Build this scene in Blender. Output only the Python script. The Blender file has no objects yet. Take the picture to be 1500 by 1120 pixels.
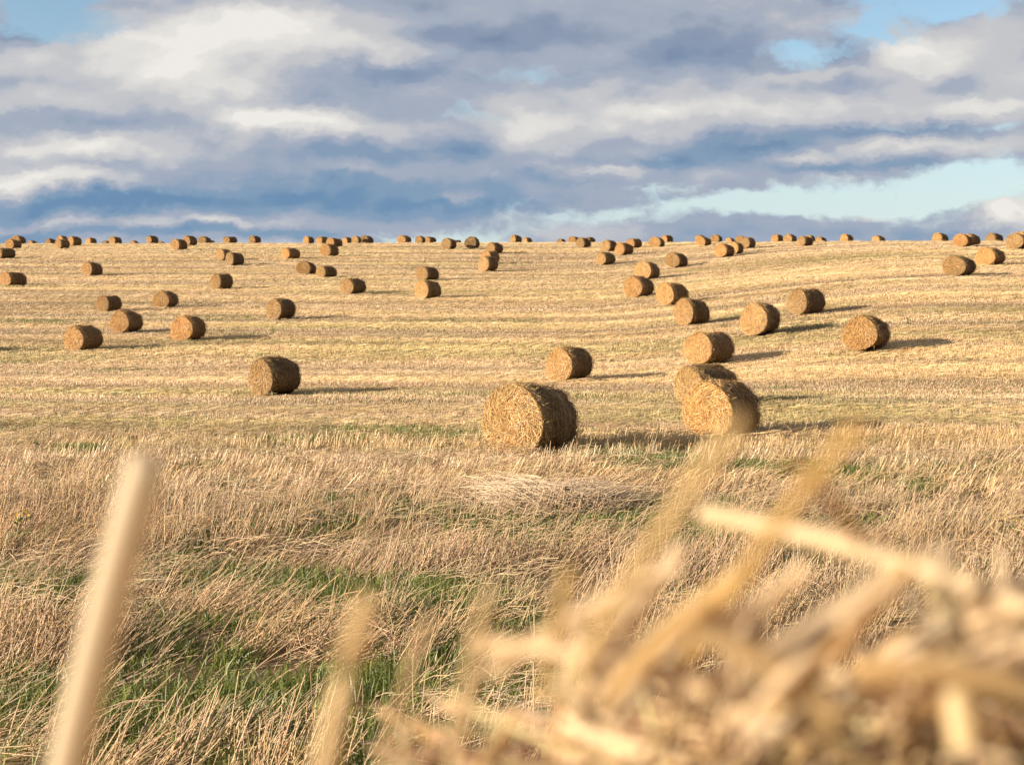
import bpy, math, random
import numpy as np

R = math.radians
scn = bpy.context.scene
col = scn.collection
rng = np.random.default_rng(7)
random.seed(7)

# ------------------------------------------------------------------ camera
F, HOR, CAMZ = 2083.0, 459.0, 2.6            # focal length in photo pixels, level line, eye height above the field
cd = bpy.data.cameras.new('camera')
cam = bpy.data.objects.new('camera', cd); col.objects.link(cam)
cam.location = (0, 0, CAMZ); cam.rotation_euler = (R(90), 0, 0)
cd.sensor_fit = 'HORIZONTAL'; cd.sensor_width = 36.0; cd.lens = F/1500*36
cd.shift_y = -(560-HOR)/1500
cd.clip_start = 0.05; cd.clip_end = 4000
cd.dof.use_dof = True; cd.dof.focus_distance = 15.5; cd.dof.aperture_fstop = 5.5
scn.camera = cam

# ------------------------------------------------------------------ sun, exposure, sky
SUN_EL, SUN_AZ = 14.5, 249.0                 # azimuth clockwise from +Y: from the left, a little behind the camera
sd = bpy.data.lights.new('sun', 'SUN'); sd.energy = 5.0; sd.angle = R(0.5); sd.color = (1.0, 0.87, 0.71)
so = bpy.data.objects.new('sun', sd); col.objects.link(so)
so.rotation_euler = (R(90-SUN_EL), 0, R(180-SUN_AZ))
scn.view_settings.view_transform = 'Standard'; scn.view_settings.look = 'None'
scn.view_settings.gamma = 1.0; scn.view_settings.use_curve_mapping = False
EXPO = 1.22
scn.view_settings.exposure = EXPO
K = 1/2**EXPO                                # cloud colours below are as exposed

world = bpy.data.worlds.new('World'); scn.world = world; world.use_nodes = True
nt = world.node_tree; nt.nodes.clear()
def N(t, **kw):
    n = nt.nodes.new(t)
    for k, v in kw.items(): setattr(n, k, v)
    return n
def L(a, b): nt.links.new(a, b)
def M(op, a, b=None, c=None, clamp=False):
    n = N('ShaderNodeMath', operation=op); n.use_clamp = clamp
    for i, v in enumerate((a, b, c)):
        if v is None: continue
        if isinstance(v, (int, float)): n.inputs[i].default_value = v
        else: L(v, n.inputs[i])
    return n.outputs[0]
tc = N('ShaderNodeTexCoord'); sep = N('ShaderNodeSeparateXYZ'); L(tc.outputs['Generated'], sep.inputs[0])
ay = M('MAXIMUM', M('ABSOLUTE', sep.outputs[1]), 0.08)
PX = M('MULTIPLY_ADD', M('DIVIDE', sep.outputs[0], ay), 20.83, 7.5)       # hundreds of "steps" of azimuth / height on the sky
PY = M('MULTIPLY_ADD', M('DIVIDE', sep.outputs[2], ay), -20.83, 4.59)
cmb = N('ShaderNodeCombineXYZ'); L(PX, cmb.inputs[0]); L(PY, cmb.inputs[1]); L(sep.outputs[1], cmb.inputs[2])
P0 = cmb.outputs[0]
def noise(scale_xyz, scale, detail, rough, off=0.0, colour=False, vec=None, dist=0.0):
    mp = N('ShaderNodeMapping'); L(vec or P0, mp.inputs[0]); mp.inputs['Scale'].default_value = scale_xyz
    mp.inputs['Location'].default_value = (off, off*.7, 0)
    n = N('ShaderNodeTexNoise'); L(mp.outputs[0], n.inputs['Vector'])
    n.inputs['Scale'].default_value = scale; n.inputs['Detail'].default_value = detail
    n.inputs['Roughness'].default_value = rough; n.inputs['Distortion'].default_value = dist
    return n.outputs['Color'] if colour else n.outputs['Fac']
def VM(op, a, b=None, c=None):
    n = N('ShaderNodeVectorMath', operation=op)
    for i, v in enumerate((a, b, c)):
        if v is None: continue
        if isinstance(v, tuple): n.inputs[i].default_value = v
        else: L(v, n.inputs[i])
    return n.outputs['Value'] if op == 'DOT_PRODUCT' else n.outputs[0]
def warped(scale, amt, off):
    wv = VM('SUBTRACT', noise((1, 1.7, .4), scale, 5, .58, off, True), (.5, .5, .5))
    return VM('MULTIPLY_ADD', wv, (amt, amt*.5, 0), P0)
WP = warped(.55, 1.5, 3.1)
WP = VM('MULTIPLY_ADD', VM('SUBTRACT', noise((1, 1.5, .4), 2.3, 6, .62, 8.3, True), (.5, .5, .5)), (.42, .26, 0), WP)
def blobs(items, base, gain=1.0):
    acc = base
    for (x, y, rx, ry, amp) in items:
        amp *= gain
        ix, iy = 100/rx, 100/ry
        d = VM('MULTIPLY_ADD', WP, (ix, iy, 0), (-x/100*ix, -y/100*iy, 0))
        g = M('POWER', math.exp(-1), VM('DOT_PRODUCT', d, d))
        acc = M('MULTIPLY_ADD', g, amp, acc)
    return acc
clear = [(80,20,75,42,1.2), (60,-20,60,40,.8), (1400,8,150,28,1.1), (1290,52,60,28,1.0), (1180,82,60,20,.85), (830,112,150,13,.5),
         (1330,288,190,34,1.2), (1130,298,130,20,.9), (1460,262,90,38,1.0), (880,312,140,20,.8), (690,343,120,14,.85),
         (1430,187,120,9,.6), (560,345,60,8,.4), (960,270,60,9,.5), (1200,330,400,10,.15), (700,165,70,14,.25),
         (1460,322,60,30,-.9), (1490,305,40,30,-.7), (1150,325,120,15,-.35)]
light = [(290,75,200,62,.12), (720,50,200,40,-.10), (210,60,130,55,.30), (270,125,120,32,.30), (330,30,90,40,.22), (480,55,140,50,.25), (560,80,60,20,.2), (455,178,110,20,.50), (350,180,40,14,.3),
         (110,220,150,22,.42), (70,270,110,17,.5), (180,285,90,14,.22), (60,150,90,18,.12), (30,95,60,30,.2), (330,327,45,7,.28), (120,330,200,6,.15),
         (1340,80,110,42,.36), (1480,100,60,70,.15), (945,165,110,26,.28), (1030,140,70,24,.2), (1200,160,140,22,.24), (1440,158,110,14,.26),
         (775,185,60,35,.42), (1475,308,45,30,.6), (1280,312,26,9,.4), (880,245,80,10,.28), (1340,215,150,12,.3), (1190,228,60,9,.25),
         (650,285,50,8,.22), (530,255,60,8,.16), (1190,110,140,10,.2), (1050,15,70,22,.10), (720,20,80,16,.08),
         (760,55,150,32,-.16), (1030,70,110,38,-.24), (1240,80,30,40,-.3), (560,112,110,16,-.26), (430,145,80,14,-.12), (130,178,130,15,-.16),
         (40,50,45,22,-.34), (300,295,260,22,-.34), (520,222,110,18,-.32), (480,275,160,18,-.22), (650,300,120,14,-.2), (90,305,110,14,-.3), (200,345,260,9,-.25),
         (1110,212,160,14,-.34), (960,232,140,12,-.28), (1250,243,110,10,-.34), (1330,190,130,9,-.26), (420,340,120,9,-.2), (660,220,40,18,-.22),
         (1180,338,250,14,-.06), (1380,342,110,14,-.12), (820,255,80,9,-.15)]
nz1 = noise((.5, 1.05, .5), 1.0, 6, .50, 1.7, vec=WP)
nz2 = noise((.8, 1.5, .5), 2.2, 6, .56, 5.2, vec=WP)
WB = VM('MULTIPLY_ADD', VM('SUBTRACT', noise((1, 1.5, .4), 2.3, 6, .62, 8.3, True), (.5, .5, .5)), (.35, .2, 0), P0)
def relief_noise(dx, dy):
    return noise((.62, 1.2, .5), .95, 6, .46, 12.4, vec=VM('ADD', WB, (dx, dy, 0)))
relief = M('SUBTRACT', relief_noise(0, 0), relief_noise(-.12, -.20))
Cc = M('MULTIPLY_ADD', M('SUBTRACT', nz2, .5), 1.3, blobs(clear, 0.0))
cov = M('SUBTRACT', M('MULTIPLY_ADD', M('SUBTRACT', nz1, .5), 1.1, 1.02), Cc)
mr = N('ShaderNodeMapRange', interpolation_type='SMOOTHSTEP'); L(cov, mr.inputs[0])
mr.inputs[1].default_value = .14; mr.inputs[2].default_value = .78
Lt = blobs(light, 0.47, 1.15)
Lt = M('MULTIPLY_ADD', M('SUBTRACT', nz1, .5), .36, Lt)
Lt = M('MULTIPLY_ADD', M('SUBTRACT', nz2, .5), .12, Lt)
Lt = M('MULTIPLY_ADD', relief, .95, Lt)
ramp = N('ShaderNodeValToRGB'); L(Lt, ramp.inputs[0])
ramp.color_ramp.interpolation = 'EASE'
els = ramp.color_ramp.elements
for i, (p, c) in enumerate([(0.0, (.155,.28,.45)), (.22, (.23,.345,.49)), (.45, (.365,.42,.525)), (.66, (.55,.565,.60)), (.9, (.76,.74,.71)), (1.0, (.86,.83,.79))]):
    e = els[i] if i < 2 else els.new(p)
    e.position = p; e.color = (c[0]*K, c[1]*K, c[2]*K, 1)
gr = N('ShaderNodeValToRGB'); L(Lt, gr.inputs[0]); gr.color_ramp.interpolation = 'EASE'      # the higher, nearer clouds are greyer
els = gr.color_ramp.elements
for i, (p, c) in enumerate([(0.0, (.19,.25,.375)), (.22, (.265,.325,.44)), (.45, (.385,.43,.525)), (.66, (.56,.565,.59)), (.9, (.76,.74,.71)), (1.0, (.86,.83,.79))]):
    e = els[i] if i < 2 else els.new(p)
    e.position = p; e.color = (c[0]*K, c[1]*K, c[2]*K, 1)
hf = N('ShaderNodeMapRange'); L(PY, hf.inputs[0]); hf.inputs[1].default_value = .3; hf.inputs[2].default_value = 2.9; hf.inputs[3].default_value = 1; hf.inputs[4].default_value = 0
cmix = N('ShaderNodeMix', data_type='RGBA'); L(hf.outputs[0], cmix.inputs[0]); L(ramp.outputs[0], cmix.inputs[6]); L(gr.outputs[0], cmix.inputs[7])
sky = N('ShaderNodeTexSky', sky_type='NISHITA'); sky.sun_disc = False
sky.sun_elevation = R(SUN_EL); sky.sun_rotation = R(SUN_AZ); sky.air_density = 1.0; sky.dust_density = .6; sky.ozone_density = 1.6
air = N('ShaderNodeMix', data_type='RGBA', blend_type='MULTIPLY'); air.inputs[0].default_value = 1.0
L(sky.outputs[0], air.inputs[6]); air.inputs[7].default_value = (1.0, 1.06, 1.10, 1)
veil = N('ShaderNodeMix', data_type='RGBA')                                # thin high veil, whiter towards the ground
vf = N('ShaderNodeMapRange'); L(PY, vf.inputs[0]); vf.inputs[1].default_value = .6; vf.inputs[2].default_value = 3.2; vf.inputs[3].default_value = .05; vf.inputs[4].default_value = .72
L(vf.outputs[0], veil.inputs[0]); L(air.outputs[2], veil.inputs[6]); veil.inputs[7].default_value = (.665*K/.07, .775*K/.07, .81*K/.07, 1)
bs = N('ShaderNodeBackground'); L(veil.outputs[2], bs.inputs[0]); bs.inputs[1].default_value = 0.07
bc = N('ShaderNodeBackground'); L(cmix.outputs[2], bc.inputs[0]); bc.inputs[1].default_value = 1.0
mx = N('ShaderNodeMixShader'); L(mr.outputs[0], mx.inputs[0]); L(bs.outputs[0], mx.inputs[1]); L(bc.outputs[0], mx.inputs[2])
wo = N('ShaderNodeOutputWorld'); L(mx.outputs[0], wo.inputs[0])

# ------------------------------------------------------------------ noise and the lie of the land
_tab = rng.random((256, 256))
def vnoise(x, y, seed=0):
    x = np.asarray(x, float)+seed*17.31; y = np.asarray(y, float)+seed*9.77
    xi = np.floor(x).astype(int); yi = np.floor(y).astype(int)
    fx = x-xi; fy = y-yi; fx = fx*fx*(3-2*fx); fy = fy*fy*(3-2*fy)
    t = lambda a, b: _tab[a & 255, b & 255]
    return (t(xi,yi)*(1-fx)+t(xi+1,yi)*fx)*(1-fy)+(t(xi,yi+1)*(1-fx)+t(xi+1,yi+1)*fx)*fy
def fbm(x, y, oct=3, seed=0):
    s = 0; a = .5; n = 0
    for i in range(oct):
        s = s+a*vnoise(np.asarray(x)*2**i, np.asarray(y)*2**i, seed+i*3); n += a; a *= .55
    return s/n
def sst(a, b, x):
    t = np.clip((x-a)/(b-a), 0, 1); return t*t*(3-2*t)

kh = np.array([1,3,4,6,8,10,11,12,12.8,14,16,18,20,25,32,38,49,60,80,100,130], float)
kp = np.array([452,440,430,420,390,366,359,355.6,355.8,360,369,382,397,423,463,488,545,579,619,659,719], float)
_lh = np.linspace(np.log(1), np.log(130), 900)
_raw = np.interp(np.exp(_lh), kh, kp)
_k = np.exp(-.5*(np.arange(-24, 25)/8.0)**2); _k /= _k.sum()
_sm = np.convolve(np.pad(_raw, 24, mode='edge'), _k, 'valid')
_sm[-60:] = _raw[-60:]
def P(h): return np.where(h > 110, HOR+2*h, np.interp(np.log(np.clip(h, 1, 130)), _lh, _sm))
def sig(y, u): return 1+.38*sst(.03, .32, u)*sst(35, 85, y)
def level(y, u):                                # rise of the field towards its crest
    y = np.maximum(y, 6.0)
    return P(F*1.3/y/sig(y, u))-5.0*u*sst(60, 150, y)
def gz(x, y):
    x = np.asarray(x, float); y = np.asarray(y, float)
    u = np.clip(x/np.maximum(y, 20.0), -.46, .46)
    z = CAMZ-(level(y, u)-HOR)/F*np.maximum(y, 6.0)
    b = (fbm(x/17, y/9, 2, 5)-.5)*.16+(fbm(x/4.5, y/2.6, 2, 9)-.5)*.10*np.clip((80-y)/50, 0, 1)
    z = z+b*np.clip((y-7)/10, 0, 1)
    return z+1.13*(1-sst(1.9, 6.4, y))
def spot(px, py):                               # where a sight line meets the field
    u = (px-750)/F
    ys = np.exp(np.linspace(np.log(7.5), np.log(300), 1500))
    lv = HOR-(gz(u*ys, ys)-CAMZ)/ys*F
    k = np.argmax(lv <= py) if (lv <= py).any() else int(np.argmin(lv))
    return u*ys[k], ys[k]
def at(px, py, d): return np.array(((px-750)/F*d, d, CAMZ-(py-HOR)/F*d))

# ------------------------------------------------------------------ materials
def mat(name, build):
    m = bpy.data.materials.new(name); m.use_nodes = True
    t = m.node_tree; t.nodes.clear()
    build(t, lambda ty, **kw: _n(t, ty, kw), lambda a, b: t.links.new(a, b))
    return m
def _n(t, ty, kw):
    n = t.nodes.new(ty)
    for k, v in kw.items(): setattr(n, k, v)
    return n
def vary_tone(n, l, sock):                       # each bale a little lighter, darker, redder or greyer
    oi = n('ShaderNodeObjectInfo'); l(oi.outputs['Color'], sock)
def straw_build(transl=.22, gain=1.0, vary=False):
    def b(t, n, l):
        at_ = n('ShaderNodeAttribute', attribute_name='tint')
        mul = n('ShaderNodeMix', data_type='RGBA', blend_type='MULTIPLY'); mul.inputs[0].default_value = 1
        l(at_.outputs['Color'], mul.inputs[6]); mul.inputs[7].default_value = (gain, gain, gain, 1)
        if vary: vary_tone(n, l, mul.inputs[7])
        d = n('ShaderNodeBsdfPrincipled'); l(mul.outputs[2], d.inputs['Base Color'])
        d.inputs['Roughness'].default_value = .45; d.inputs['Specular IOR Level'].default_value = .45
        tr = n('ShaderNodeBsdfTranslucent'); l(mul.outputs[2], tr.inputs[0])
        mx = n('ShaderNodeMixShader'); mx.inputs[0].default_value = transl
        l(d.outputs[0], mx.inputs[1]); l(tr.outputs[0], mx.inputs[2])
        o = n('ShaderNodeOutputMaterial'); l(mx.outputs[0], o.inputs[0])
    return b
M_STRAW = mat('dry_straw', straw_build(.22))
M_STALK = mat('pale_stalk', straw_build(.45))
M_LEAF = mat('green_leaf', straw_build(.32))
def body_build(cols, sc):
    def b(t, n, l):
        tcn = n('ShaderNodeTexCoord')
        mp = n('ShaderNodeMapping'); l(tcn.outputs['Object'], mp.inputs[0]); mp.inputs['Scale'].default_value = sc
        a = n('ShaderNodeTexNoise'); l(mp.outputs[0], a.inputs[0]); a.inputs['Scale'].default_value = 9; a.inputs['Detail'].default_value = 8; a.inputs['Roughness'].default_value = .7
        r = n('ShaderNodeValToRGB'); l(a.outputs[0], r.inputs[0])
        e = r.color_ramp.elements
        for i, (p, c) in enumerate(cols):
            q = e[i] if i < 2 else e.new(p)
            q.position = p; q.color = (*c, 1)
        bp = n('ShaderNodeBump'); bp.inputs['Strength'].default_value = .9; bp.inputs['Distance'].default_value = .03; l(a.outputs[0], bp.inputs['Height'])
        mm = n('ShaderNodeMix', data_type='RGBA', blend_type='MULTIPLY'); mm.inputs[0].default_value = 1
        l(r.outputs[0], mm.inputs[6]); vary_tone(n, l, mm.inputs[7])
        d = n('ShaderNodeBsdfPrincipled'); l(mm.outputs[2], d.inputs['Base Color']); d.inputs['Roughness'].default_value = .8
        d.inputs['Specular IOR Level'].default_value = .15; l(bp.outputs[0], d.inputs['Normal'])
        o = n('ShaderNodeOutputMaterial'); l(d.outputs[0], o.inputs[0])
    return b
M_BSTRAW = mat('bale_straw', straw_build(.18, 1.0, True))
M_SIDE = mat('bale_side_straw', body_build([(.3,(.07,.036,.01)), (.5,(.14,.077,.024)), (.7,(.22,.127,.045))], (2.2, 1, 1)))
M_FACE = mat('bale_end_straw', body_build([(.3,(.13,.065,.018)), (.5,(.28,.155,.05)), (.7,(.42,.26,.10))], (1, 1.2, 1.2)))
def ground_build(t, n, l):
    tcn = n('ShaderNodeTexCoord')
    def nz(sc, s, det, ro=.6):
        mp = n('ShaderNodeMapping'); l(tcn.outputs['Object'], mp.inputs[0]); mp.inputs['Scale'].default_value = sc
        mp.inputs['Rotation'].default_value = (0, 0, R(3))
        a = n('ShaderNodeTexNoise'); l(mp.outputs[0], a.inputs[0]); a.inputs['Scale'].default_value = s
        a.inputs['Detail'].default_value = det; a.inputs['Roughness'].default_value = ro
        return a.outputs[0]
    def ramp(f, cols):
        r = n('ShaderNodeValToRGB'); l(f, r.inputs[0]); e = r.color_ramp.elements
        for i, (p, c) in enumerate(cols):
            q = e[i] if i < 2 else e.new(p)
            q.position = p; q.color = (*c, 1)
        return r.outputs[0]
    litter = ramp(nz((1, 3, 1), 5, 9, .75), [(.3,(.17,.105,.05)), (.5,(.34,.23,.115)), (.7,(.56,.41,.23))])
    bands = ramp(nz((.03, .28, .2), 1, 4), [(.35,(.62,.60,.60)), (.5,(.95,.95,.92)), (.68,(1.15,1.05,.85))])
    mul = n('ShaderNodeMix', data_type='RGBA', blend_type='MULTIPLY'); mul.inputs[0].default_value = 1
    l(litter, mul.inputs[6]); l(bands, mul.inputs[7])
    gm = ramp(nz((.22, .9, .2), 1, 6, .65), [(.60,(0,0,0)), (.72,(1,1,1))])
    gx = n('ShaderNodeMix', data_type='RGBA'); l(gm, gx.inputs[0]); l(mul.outputs[2], gx.inputs[6]); gx.inputs[7].default_value = (.16,.17,.05,1)
    d = n('ShaderNodeBsdfPrincipled'); l(gx.outputs[2], d.inputs['Base Color']); d.inputs['Roughness'].default_value = .95
    d.inputs['Specular IOR Level'].default_value = .05
    bp = n('ShaderNodeBump'); bp.inputs['Strength'].default_value = 1; bp.inputs['Distance'].default_value = .06
    l(nz((1, 2, 1), 7, 8, .75), bp.inputs['Height']); l(bp.outputs[0], d.inputs['Normal'])
    o = n('ShaderNodeOutputMaterial'); l(d.outputs[0], o.inputs[0])
M_GROUND = mat('stubble_soil', ground_build)

# ------------------------------------------------------------------ mesh helpers
def mesh_np(name, V, Q, tint=None, m=None, smooth=False):
    me = bpy.data.meshes.new(name)
    V = np.asarray(V, np.float32).reshape(-1, 3); Q = np.asarray(Q, np.int32).reshape(-1, 4)
    me.vertices.add(len(V)); me.vertices.foreach_set('co', V.ravel())
    me.loops.add(Q.size); me.loops.foreach_set('vertex_index', Q.ravel())
    me.polygons.add(len(Q)); me.polygons.foreach_set('loop_start', np.arange(0, Q.size, 4, dtype=np.int32))
    if tint is not None:
        a = me.color_attributes.new('tint', 'FLOAT_COLOR', 'POINT')
        a.data.foreach_set('color', np.concatenate([np.asarray(tint, np.float32), np.ones((len(tint), 1), np.float32)], 1).ravel())
    me.update(calc_edges=True)
    if smooth: me.polygons.foreach_set('use_smooth', np.ones(len(Q), bool))
    if m: me.materials.append(m)
    return me
def link(name, me, parent=None):
    o = bpy.data.objects.new(name, me); col.objects.link(o)
    if parent: o.parent = parent
    return o
def tag(o, label=None, cat=None, group=None, kind=None):
    if label: o['label'] = label
    if cat: o['category'] = cat
    if group: o['group'] = group
    if kind: o['kind'] = kind
    return o
def nrm(a): return a/np.maximum(np.linalg.norm(a, axis=-1, keepdims=True), 1e-9)
def ribbons(root, mid, tip, side, w0, w1, w2):
    """two-quad strips through three points each; side = width direction"""
    n = len(root)
    V = np.empty((n, 6, 3)); s = side
    V[:,0] = root-s*w0[:,None]; V[:,1] = root+s*w0[:,None]
    V[:,2] = mid-s*w1[:,None];  V[:,3] = mid+s*w1[:,None]
    V[:,4] = tip-s*w2[:,None];  V[:,5] = tip+s*w2[:,None]
    b = np.arange(n)[:,None]*6
    Q = np.concatenate([b+np.array([0,1,3,2]), b+np.array([2,3,5,4])], 1).reshape(-1, 4)
    return V.reshape(-1, 3), Q
def blades1(root, tip, side, w0, w2):
    n = len(root); V = np.empty((n, 4, 3))
    V[:,0] = root-side*w0[:,None]; V[:,1] = root+side*w0[:,None]; V[:,2] = tip+side*w2[:,None]; V[:,3] = tip-side*w2[:,None]
    return V.reshape(-1, 3), np.arange(n*4).reshape(-1, 4)
def tubes(pts, rad, sides=5):
    """pts (n,k,3) centre lines, rad (n,k) radii"""
    n, k, _ = pts.shape
    t = nrm(np.gradient(pts, axis=1))
    ref = np.where(np.abs(t[...,2:3]) > .9, np.array([1.,0,0]), np.array([0,0,1.]))
    a = nrm(np.cross(t, ref)); b = np.cross(t, a)
    ang = np.arange(sides)*2*math.pi/sides
    V = pts[:,:,None,:]+rad[:,:,None,None]*(a[:,:,None,:]*np.cos(ang)[None,None,:,None]+b[:,:,None,:]*np.sin(ang)[None,None,:,None])
    base = np.arange(n)[:,None,None]*k*sides
    i = np.arange(k-1)[None,:,None]*sides; j = np.arange(sides)[None,None,:]; j2 = (j+1) % sides
    Q = np.stack([base+i+j, base+i+j2, base+i+sides+j2, base+i+sides+j], -1).reshape(-1, 4)
    return V.reshape(-1, 3), Q
class Bag:
    def __init__(s): s.V = []; s.Q = []; s.T = []; s.n = 0
    def add(s, VQ, tint):
        V, Q = VQ; per = len(V)//len(tint)
        s.V.append(V); s.Q.append(Q+s.n); s.T.append(np.repeat(tint, per, axis=0)); s.n += len(V)
    def mesh(s, name, m, smooth=False):
        return mesh_np(name, np.concatenate(s.V), np.concatenate(s.Q), np.concatenate(s.T), m, smooth)

# ------------------------------------------------------------------ the field's soil
gy = np.concatenate([np.linspace(-40, 5, 14)[:-1], np.exp(np.linspace(np.log(5), np.log(900), 330))])
gx = np.sinh(np.linspace(-1, 1, 221)*5.2)/math.sinh(5.2)*700
GX, GY = np.meshgrid(gx, gy)
V = np.stack([GX, GY, gz(GX, GY)], -1).reshape(-1, 3)
ny, nx = GX.shape
i = (np.arange(ny-1)[:,None]*nx+np.arange(nx-1)[None,:])
Q = np.stack([i, i+1, i+nx+1, i+nx], -1).reshape(-1, 4)
tag(link('ground', mesh_np('ground', V, Q, None, M_GROUND, True)), kind='structure')

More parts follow.
